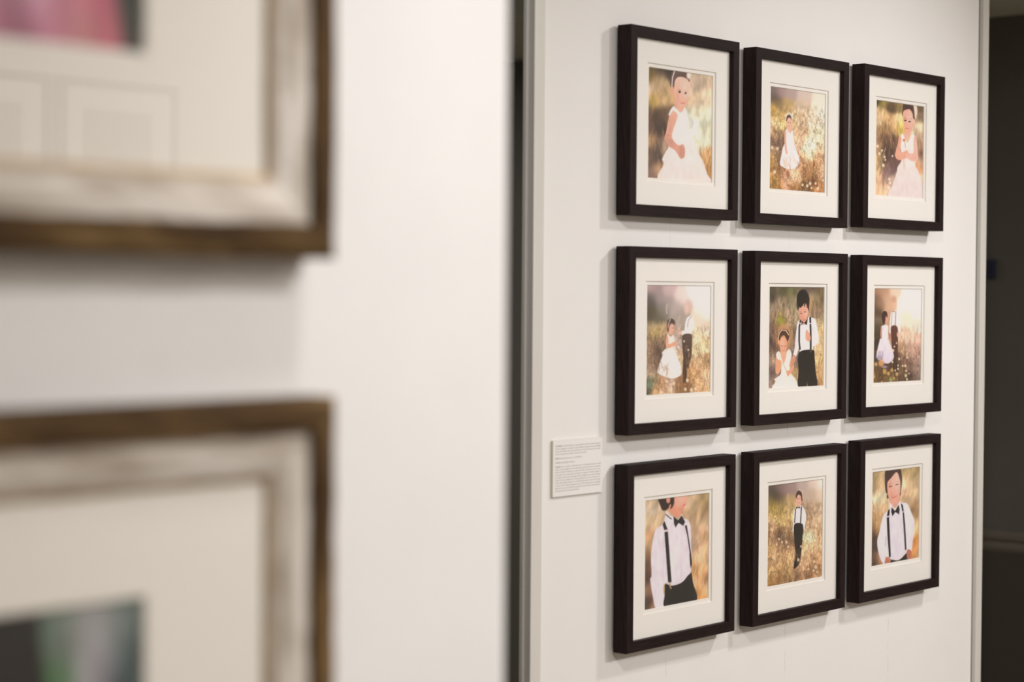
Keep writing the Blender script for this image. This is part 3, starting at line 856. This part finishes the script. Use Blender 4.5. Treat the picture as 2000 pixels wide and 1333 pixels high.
def print8():
    c = Canvas([(66, 158), (664, 80), (662, 1158), (60, 1273)], seed=18)
    c.bg([(120,190,105,90,82),(130,270,75,65,58),(200,180,130,108,102),(190,290,100,85,75),(250,200,150,122,118),(320,180,160,135,128),(450,150,185,165,155),(560,130,205,190,178),(640,130,222,210,200),(640,260,210,192,172),(540,260,190,168,148),(100,320,150,130,70),(100,410,175,145,75),(170,420,155,130,75),(220,350,150,125,85),(300,340,185,155,110),(200,430,190,160,95),(310,430,205,180,130),(540,420,175,148,120),(620,400,190,165,135),(510,500,170,140,110),(110,530,205,175,130),(230,560,210,180,120),(110,620,175,140,105),(210,660,125,95,70),(290,640,170,138,100),(110,720,165,130,100),(230,740,130,100,78),(310,760,150,115,88),(100,850,195,160,115),(250,850,170,135,100),(100,980,185,150,110),(230,980,190,155,110),(320,940,205,170,125),(110,1100,195,160,110),(230,1100,170,135,92),(320,1100,190,155,110),(100,1220,165,125,75),(200,1200,160,120,80),(290,1180,150,115,75),(540,580,205,175,140),(620,560,205,175,140),(540,720,232,208,175),(630,680,205,170,130),(500,850,215,185,145),(600,820,215,182,140),(480,980,200,165,125),(560,950,185,145,105),(640,920,200,160,120),(450,1060,205,165,130),(560,1080,150,112,80),(620,1080,160,122,88),(480,1150,160,120,80),(400,1130,150,112,85),(620,1150,190,150,110)], 42)
    c.tex(0.13, 20, 46, 1, y0=300)
    c.tex(0.14, 9, 24, 2, y0=320)
    c.tex(0.16, 5, 9, 3, y0=330)
    c.grass(190, 60, 600, 670, 1280, 75, 7, GOLD, 0.45)
    c.grass(60, 70, 400, 340, 600, 50, 8, [(225, 195, 125), (150, 125, 70), (205, 178, 125)], 0.5)
    c.line([(290, 260), (285, 340)], 20, (200, 178, 130), 0.7, 14)
    c.poly([(385,400),(425,374),(465,410),(486,480),(481,560),(466,642),(450,612),(440,577),(365,582),(358,662),(340,662),(345,560),(350,450)], (227, 219, 221), 7, nz=0.02)
    c.ell(452, 655, 12, 14, (214, 160, 136), 0.6)
    c.ell(348, 675, 8, 18, (200, 150, 126), 0.6, 0.8)
    c.poly([(360,582),(440,573),(457,632),(450,700),(440,850),(420,1000),(388,1042),(357,1062),(365,960),(372,880),(358,720)], (40, 32, 29), 7, col2=(52, 40, 33))
    c.line([(372, 415), (362, 562)], 9, (50, 42, 42))
    c.line([(434, 393), (427, 562)], 11, (50, 42, 42))
    c.ell(406, 316, 31, 66, (226, 178, 154), 0.3)
    c.poly([(374,300),(377,250),(405,213),(440,240),(446,310),(435,335),(430,285),(402,258),(382,295)], (90, 66, 57), 7)
    c.line([(408, 208), (440, 228), (450, 300)], 8, (236, 216, 188), 0.8, 8)
    c.ell(395, 305, 5, 5, (100, 66, 58), 0.8)
    c.ell(420, 302, 5, 5, (100, 66, 58), 0.8)
    c.line([(398, 350), (415, 348)], 5, (196, 120, 106), 0.8)
    c.poly([(376,388),(398,398),(418,384),(417,410),(398,403),(378,412)], (42, 34, 34), 5, sm=False)
    c.grass(24, 350, 880, 450, 1090, 60, 7, [(215, 180, 130), (180, 140, 98)], 0.5)
    c.dots([(120,635,14),(275,775,13),(228,775,11),(195,740,11),(135,940,16),(433,820,11),(404,965,14),(430,1015,12),(578,985,12),(593,1045,16),(572,1083,12),(607,1100,9),(515,1065,10),(185,900,10),(450,890,8),(170,800,10),(295,825,12)], (230, 208, 172), 0.8)
    return c


def print9():
    c = Canvas([(73, 130), (637, 70), (630, 1170), (62, 1268)], seed=19)
    c.bg([(90,200,165,140,100),(150,160,180,155,115),(200,150,195,170,130),(100,320,175,145,105),(200,250,205,180,140),(130,440,225,205,175),(200,420,222,200,165),(100,560,215,185,145),(200,560,215,185,145),(100,680,190,150,105),(160,720,195,160,115),(90,800,130,98,65),(140,800,175,135,90),(90,900,95,70,55),(110,1000,80,62,50),(90,1150,85,66,58),(150,1180,195,150,110),(110,1230,75,60,52),(480,150,185,160,115),(560,140,190,165,125),(610,130,165,140,95),(450,280,215,195,165),(540,260,195,168,130),(600,280,200,175,140),(480,420,205,175,140),(570,420,215,190,150),(520,500,190,160,125),(600,540,190,150,110),(580,620,150,120,85),(600,740,220,185,135),(590,850,225,185,130),(600,950,205,140,70),(580,1050,215,150,85),(560,1130,190,130,75),(610,1120,220,175,120)], 46)
    c.tex(0.11, 30, 100, 1, shear=0.25)
    c.tex(0.07, 13, 46, 2, shear=0.2)
    c.grass(30, 70, 560, 200, 900, 130, 12, [(230, 200, 155), (150, 115, 76), (200, 162, 112)], 0.45)
    c.poly([(295,478),(385,458),(402,490),(350,562),(298,522)], (220, 168, 148), 6)
    c.poly([(240,122),(330,100),(405,92),(427,180),(430,260),(416,372),(405,420),(300,480),(262,400),(245,382),(232,320),(229,220)], (78, 58, 53), 9)
    c.ell(262, 430, 11, 24, (90, 66, 58), 0.7)
    c.poly([(262,255),(300,212),(350,150),(376,150),(405,230),(411,330),(400,430),(370,490),(340,506),(300,492),(270,422),(257,330)], (228, 180, 162), 6, col2=(224, 168, 146))
    c.face(335, 330, 72, 160, 1, 0.45)
    c.hair([[(350,112),(300,190),(258,262)],[(370,105),(385,150),(402,230)],[(300,118),(262,190),(245,300)],[(400,110),(415,190),(418,300)]], 6, (120, 92, 82), 0.5)
    c.line([(280, 314), (310, 306)], 10, (72, 52, 48), 0.9)
    c.line([(356, 292), (386, 284)], 10, (72, 52, 48), 0.9)
    c.line([(272, 290), (308, 274)], 8, (150, 108, 94), 0.4)
    c.line([(350, 258), (386, 250)], 8, (150, 108, 94), 0.4)
    c.line([(335, 310), (345, 372), (322, 388)], 7, (206, 150, 130), 0.4)
    c.line([(308, 440), (336, 442), (364, 424)], 10, (204, 116, 106), 0.9)
    c.poly([(292,505),(350,572),(405,480),(422,505),(490,515),(540,620),(576,720),(579,840),(560,960),(546,1082),(500,1062),(492,1092),(430,1162),(380,1187),(300,1177),(290,1152),(240,1152),(230,1236),(185,1182),(150,1060),(141,950),(165,850),(190,720),(220,640),(280,575)], (224, 217, 222), 7, nz=0.02)
    c.poly([(295,660),(430,640),(465,900),(470,1080),(380,1180),(305,1150)], (214, 207, 219), 22, 0.5)
    c.line([(380, 700), (378, 1160)], 20, (216, 208, 222), 0.6, 18)
    c.line([(246, 905), (236, 1010)], 8, (130, 116, 116), 0.4)
    c.line([(560, 760), (548, 960)], 14, (212, 200, 204), 0.5, 20)
    c.poly([(310,556),(350,602),(390,528),(403,575),(398,642),(352,612),(320,664),(304,610)], (36, 30, 32), 6, sm=False)
    c.poly([(286,570),(264,600),(252,680),(262,900),(280,1147),(302,1147),(290,900),(280,680),(286,620)], (36, 30, 34), 5, sm=False)
    c.poly([(416,510),(440,530),(452,600),(468,760),(486,1062),(468,1068),(455,860),(440,640),(425,560)], (36, 30, 34), 5, sm=False)
    c.line([(253, 672), (284, 660)], 14, (206, 201, 216))
    c.line([(434, 618), (458, 606)], 14, (206, 201, 216))
    c.poly([(275,1192),(300,1178),(380,1190),(430,1162),(496,1100),(502,1190),(290,1226)], (36, 32, 30), 6)
    c.poly([(230,1236),(240,1170),(270,1148),(302,1182),(280,1226)], (194, 124, 98), 6)
    c.poly([(500,1060),(542,1082),(530,1185),(500,1190),(487,1110)], (188, 118, 92), 6)
    c.line([(262, 1160), (300, 1196)], 7, (224, 170, 140), 0.8)
    return c


def print_pink():
    c = Canvas([(-300, -500), (272, -500), (272, 84), (-300, 84)], 120, 120, seed=21)
    c.bg([(0,0,175,115,135),(50,0,205,165,185),(90,20,180,110,130),(20,40,150,80,105),(130,20,200,120,140),(150,40,160,120,110),(180,10,205,95,125),(200,50,185,95,110),(215,70,190,100,115),(250,0,40,50,42),(260,60,48,50,44),(-60,20,170,110,130),(-150,0,190,130,150),(0,-200,60,75,60),(200,-200,50,65,50),(-200,-300,70,85,60),(100,-400,90,105,80)], 30)
    c.poly([(196,-120),(236,86),(300,86),(300,-120)], (42, 50, 42), 14, sm=False)
    c.tex(0.12, 18, 200, 1)
    c.poly([(-120,-420),(100,-420),(60,-200),(-80,-200)], (200, 150, 140), 30)
    return c


def print_teal():
    c = Canvas([(-300, 1172), (280, 1172), (280, 1760), (-300, 1760)], 120, 120, seed=22)
    c.bg([(90,1215,95,112,100),(130,1230,130,132,128),(170,1240,160,155,158),(110,1300,85,115,82),(100,1330,70,130,75),(150,1290,150,150,152),(200,1290,150,145,152),(160,1330,160,150,158),(250,1190,105,120,116),(230,1240,120,130,126),(255,1280,62,78,78),(240,1330,45,62,66),(265,1320,70,88,88),(200,1200,140,140,140),(0,1500,60,70,60),(200,1500,90,110,90),(-200,1300,60,80,70)], 26)
    c.poly([(-140,1190),(40,1176),(62,1230),(74,1330),(60,1500),(-160,1520)], (6, 6, 7), 14)
    c.tex(0.10, 40, 50, 1)
    return c


# ------------------------------------------------------------------ the nine black frames
FS, FD, FB = 0.343, 0.0366, 0.006
BLK_PROF = [(0.0, FB), (0.020, FB), (0.020, FD - 0.0007), (0.0193, FD), (0.0007, FD), (0.0, FD - 0.0007)]
rail_sq = rail_mesh('frame_rail', FS, BLK_PROF)
OPEN = FS - 0.040
mat1 = ring_mesh('mat_board', OPEN - 0.0006, OPEN - 0.0006, 0.2175, 0.2175, -0.0268, 0.0024)
mat2 = ring_mesh('inner_mat', OPEN - 0.0010, OPEN - 0.0010, 0.2032, 0.2032, -0.0243, 0.0016)
for me in (mat1, mat2):
    me.materials.append(M_MAT)
    me.materials.append(M_CORE)
    for i, p in enumerate(me.polygons):
        p.material_index = 1 if i % 4 == 1 else 0
back_me = box_mesh('backing_board', -OPEN / 2 + 0.0005, OPEN / 2 - 0.0005, -0.0215, -0.0085, -OPEN / 2 + 0.0005, OPEN / 2 - 0.0005)
glass_me = box_mesh('glass_pane', -OPEN / 2 + 0.0003, OPEN / 2 - 0.0003, -0.0290, -0.0276, -OPEN / 2 + 0.0003, OPEN / 2 - 0.0003)
brk_me = box_mesh('hanging_bracket', -0.03, 0.03, -0.012, 0.0, 0.10, 0.125)


def black_frame(x, z, r, label, paint, group, size=1.0, y=0.0, rotz=0.0):
    h = FS / 2
    root = empty('picture_frame', (x - math.sin(-r) * 0 + 0.0, y, z - h * size), (0, -r, rotz))
    root.scale = (size, size, size)
    tag(root, label, 'picture frame', group)
    for k in range(4):
        a = k * math.pi / 2
        # rail centre line sits on the outer edge: rotate about the frame centre
        o = link('frame_rail', rail_sq, M_BLACK, root)
        o.rotation_euler = (0, a, 0)
        o.location = (-math.sin(a) * h, 0, h - math.cos(a) * h)
    link('mat_board', mat1, None, root, (0, 0, h))
    link('inner_mat', mat2, None, root, (0, 0, h))
    if paint is not None:
        p = link('photo_print', paint.build('photo_print', 0.2060, 0.2060), M_PRINT, root, (0, -0.0224, h))
    link('backing_board', back_me, M_BACK, root, (0, 0, h))
    link('glass_pane', glass_me, M_GLASS, root, (0, 0, h))
    link('hanging_bracket', brk_me, M_METAL, root, (0, 0, h))
    return root


G9 = 'nine black square frames hung in three rows'
Z0 = 1.83
NINE = [
    (-0.0333, 0.0286, -0.0001, 'black square frame with close-up of toddler in white dress, hand at waist, top row left', print1),
    (-0.0322, -0.3706, 0.0002, 'black square frame of hazy print, girl and boy turned away, middle row left', print4),
    (-0.0313, -0.7669, 0.0024, 'black square frame of boy in bow tie and suspenders cropped at mouth, bottom row left', print7),
    (0.3667, 0.0255, -0.0011, 'black square frame of small girl in white dress standing in golden grass, top row middle', print2),
    (0.3704, -0.3712, 0.0001, 'black square frame of dark-haired boy holding hands with girl in headband, centre of grid', print5),
    (0.3734, -0.7671, 0.0006, 'black square frame of full-length boy in suspenders standing in tall grass, bottom row middle', print8),
    (0.7715, 0.0295, -0.0002, 'black square frame of girl in white dress holding a flower, top row right', print3),
    (0.7721, -0.3723, -0.0010, 'black square frame of two children in sun haze above dandelions, middle row right', print6),
    (0.7726, -0.7656, -0.0009, 'black square frame of smiling boy in bow tie with suspenders, bottom row right', print9),
]
for x, z, r, lab, fn in NINE:
    black_frame(x, Z0 + z, r, lab, fn().finish(), G9)

# ------------------------------------------------------------------ the two rustic frames on the near partition
def rustic_frame(label, right, x_print, z_print, top, paint):
    """right = outer right edge; print corner nearest the frame in view is fixed; top: is this the upper frame"""
    rimw, face, lip = 0.026, 0.0315, 0.0045
    mould = rimw + face + lip
    pw_, ph_ = 0.235, 0.235
    m_side, m_bot = 0.1135, (0.0805 if top else 0.0757)
    w = pw_ + 2 * m_side + 2 * mould
    hgt = ph_ + 2 * m_bot + 2 * mould
    cx = right - w / 2
    zb = 1.5725 if top else 1.4660 - hgt
    root = empty('rustic_picture_frame', (cx, -1.10, zb))
    tag(root, label, 'picture frame', 'blurred rustic timber frames')
    D = 0.032
    rim = [(0.0, 0.003), (0.0255, 0.003), (0.0258, 0.0385), (0.017, 0.0395), (0.004, 0.0378), (0.0, 0.0335)]
    fac = [(rimw, 0.003), (rimw + face, 0.003), (rimw + face, 0.0270), (rimw + face - 0.012, 0.0318), (rimw + 0.012, 0.0332), (rimw, 0.0330)]
    lp = [(rimw + face + 0.0002, 0.004), (mould, 0.004), (mould, 0.0236), (rimw + face + 0.0002, 0.0268)]
    for k in range(4):
        a = k * math.pi / 2
        L = w if k % 2 == 0 else hgt
        off = hgt / 2 if k % 2 == 0 else w / 2
        for nm, pr, mt, rag in (('face_rail', fac, M_WASH, 0.0007), ('rim_rail', rim, M_RIM, 0.0009), ('inner_lip', lp, M_LIP, 0.0004)):
            me = rail_mesh(nm, L, pr, 28, rag, seed=k + (10 if top else 20))
            o = link(nm, me, mt, root)
            o.rotation_euler = (0, a, 0)
            o.location = (-math.sin(a) * off, 0, hgt / 2 - math.cos(a) * off)
    ow, oh = w - 2 * mould, hgt - 2 * mould
    me = ring_mesh('mat_board', ow - 0.001, oh - 0.001, pw_, ph_, -0.0208, 0.0030)
    me.materials.append(M_CREAM)
    link('mat_board', me, None, root, (0, 0, hgt / 2))
    link('photo_print', paint.build('photo_print', pw_, ph_), M_PRINT, root, (0, -0.0170, hgt / 2))
    box('backing_board', -ow / 2 + 0.002, ow / 2 - 0.002, -0.0160, -0.0, -oh / 2 + 0.002, oh / 2 - 0.002, M_BACK, root, loc=(0, 0, hgt / 2))
    box('glass_pane', -ow / 2 + 0.001, ow / 2 - 0.001, -0.0224, -0.0212, -oh / 2 + 0.001, oh / 2 - 0.001, M_GLASS, root, loc=(0, 0, hgt / 2))
    return root


rustic_frame('blurred whitewashed timber frame with pink print, upper of the two rustic frames', -2.010, -2.190, 1.7245, True, print_pink())
rustic_frame('blurred whitewashed timber frame with black and teal print, lower of the two rustic frames', -2.009, -2.188, 1.3247, False, print_teal())

# two more black frames on the opposite wall: the photo shows them only as a faint reflection in the upper rustic frame's glass
black_frame(0.897, 2.195 - 0.2315, 0.0, 'dark frame faintly mirrored in the glass of the upper rustic frame, right of two', None, 'frames seen only in the reflection', 1.35, -5.10, math.pi)
black_frame(0.400, 2.195 - 0.2315, 0.0, 'dark frame faintly mirrored in the glass of the upper rustic frame, left of two', None, 'frames seen only in the reflection', 1.35, -5.10, math.pi)

# ------------------------------------------------------------------ caption card
card = empty('caption_card', (-0.3077, 0.0, 1.1868), (0, 0, 0))
tag(card, 'small white caption card of fine print left of the bottom black frames', 'card')
CW, CH = 0.1400, 0.0992
link('card_core', box_mesh('card_core', -CW / 2, CW / 2, -0.0046, 0.0, 0, CH), M_FOAM, card)
link('card_face', box_mesh('card_face', -CW / 2, CW / 2, -0.0050, -0.0046, 0, CH), M_CARD, card)

TEXT = [
    ('THE MOMENT:', 'Sweet little lily in an endless golden meadow, soft evening, the', 1.0, 0),
    ('', 'summer wrapped in a gentle evening. Minutes of magic that always delight', 1.0, 0),
    ('', 'sisters and brothers, the sweetest moments are found and treasured in the light', 1.0, 0),
    ('', 'where the meadow and magic is carried in the soft air.', 0.69, 0),
    ('MEDIUM:', 'Archival inkjet prints, matted and framed', 0.59, 1),
    ('LOCATION:', 'Laguna Niguel, California', 0.43, 2),
    ('THE ARTIST:', 'I am a mother, a wife and a lover of the light. It starts as small', 1.0, 3),
    ('', 'wonder of the way children tell stories, the familiar poses and moments are remembered', 1.0, 3),
    ('', 'with the kindness and feeling of a summer late in the evening. A moment is lived,', 1.0, 3),
    ('', 'then quietly held in a keepsake; it is a memory of laughter, tenderness, light and', 1.0, 3),
    ('', 'the tall grass around them, shimmering softly in a fading sunset. I gather the images', 1.0, 3),
    ('', 'slowly, one by one, until the two of them stand together once more, and the hour is', 1.0, 3),
    ('', 'kept in simple different frames. It is a small and quiet wonder to me, how it repeats', 1.0, 3),
    ('', 'the tender hours. Each photograph is a story of the day we were in the fading', 1.0, 3),
    ('', 'summer on our own: a bouquet from the meadow, the breeze, and the wind in the grasses,', 1.0, 3),
    ('', 'the longest day of the year and the hills above.', 0.53, 3),
]
dg = None
tv, tf = [], []


def text_mesh(body, size, bold):
    cu = bpy.data.curves.new('t', 'FONT')
    cu.body = body
    cu.size = size
    cu.resolution_u = 1
    if bold:
        cu.offset = size * 0.022
    o = bpy.data.objects.new('t', cu)
    COL.objects.link(o)
    bpy.context.view_layer.update()
    ev = o.evaluated_get(bpy.context.evaluated_depsgraph_get())
    me = ev.to_mesh()
    vs = [tuple(v.co[:2]) for v in me.vertices]
    fs = [tuple(p.vertices) for p in me.polygons]
    ev.to_mesh_clear()
    bpy.data.objects.remove(o)
    bpy.data.curves.remove(cu)
    return vs, fs


x_l, x_r = -CW / 2 + 0.0062, CW / 2 - 0.0062
pitch = 0.00472
y_top = CH - 0.0113
for i, (head, body, frac, blk) in enumerate(TEXT):
    z = y_top - i * pitch - blk * (0.0028 if blk < 3 else 0.00275)
    x = x_l
    end = x_l + (x_r - x_l) * frac
    if head:
        vs, fs = text_mesh(head, 0.0033, True)
        k0 = len(tv)
        sx = 0.82
        tv += [(x + a * sx, -0.00504, z + b) for a, b in vs]
        tf += [tuple(k0 + q for q in p) for p in fs]
        x += max(a for a, b in vs) * sx + 0.0013
    vs, fs = text_mesh(body, 0.0036, False)
    k0 = len(tv)
    sx = (end - x) / max(a for a, b in vs)
    tv += [(x + a * sx, -0.00504, z + b) for a, b in vs]
    tf += [tuple(k0 + q for q in p) for p in fs]
link('lettering', mesh('lettering', tv, tf), M_INK, card)

# ------------------------------------------------------------------ small things
sw = empty('wall_switch', (XH, 0.712, 1.597))
tag(sw, 'small navy blue box on the dark hall wall beside the panel edge', 'switch')
box('switch_plate', -0.018, 0.0, -0.022, 0.022, 0.0, 0.058, M_NAVY, sw, bev=0.003)
box('switch_key', -0.024, -0.018, -0.010, 0.010, 0.018, 0.040, M_NAVY, sw, bev=0.001)
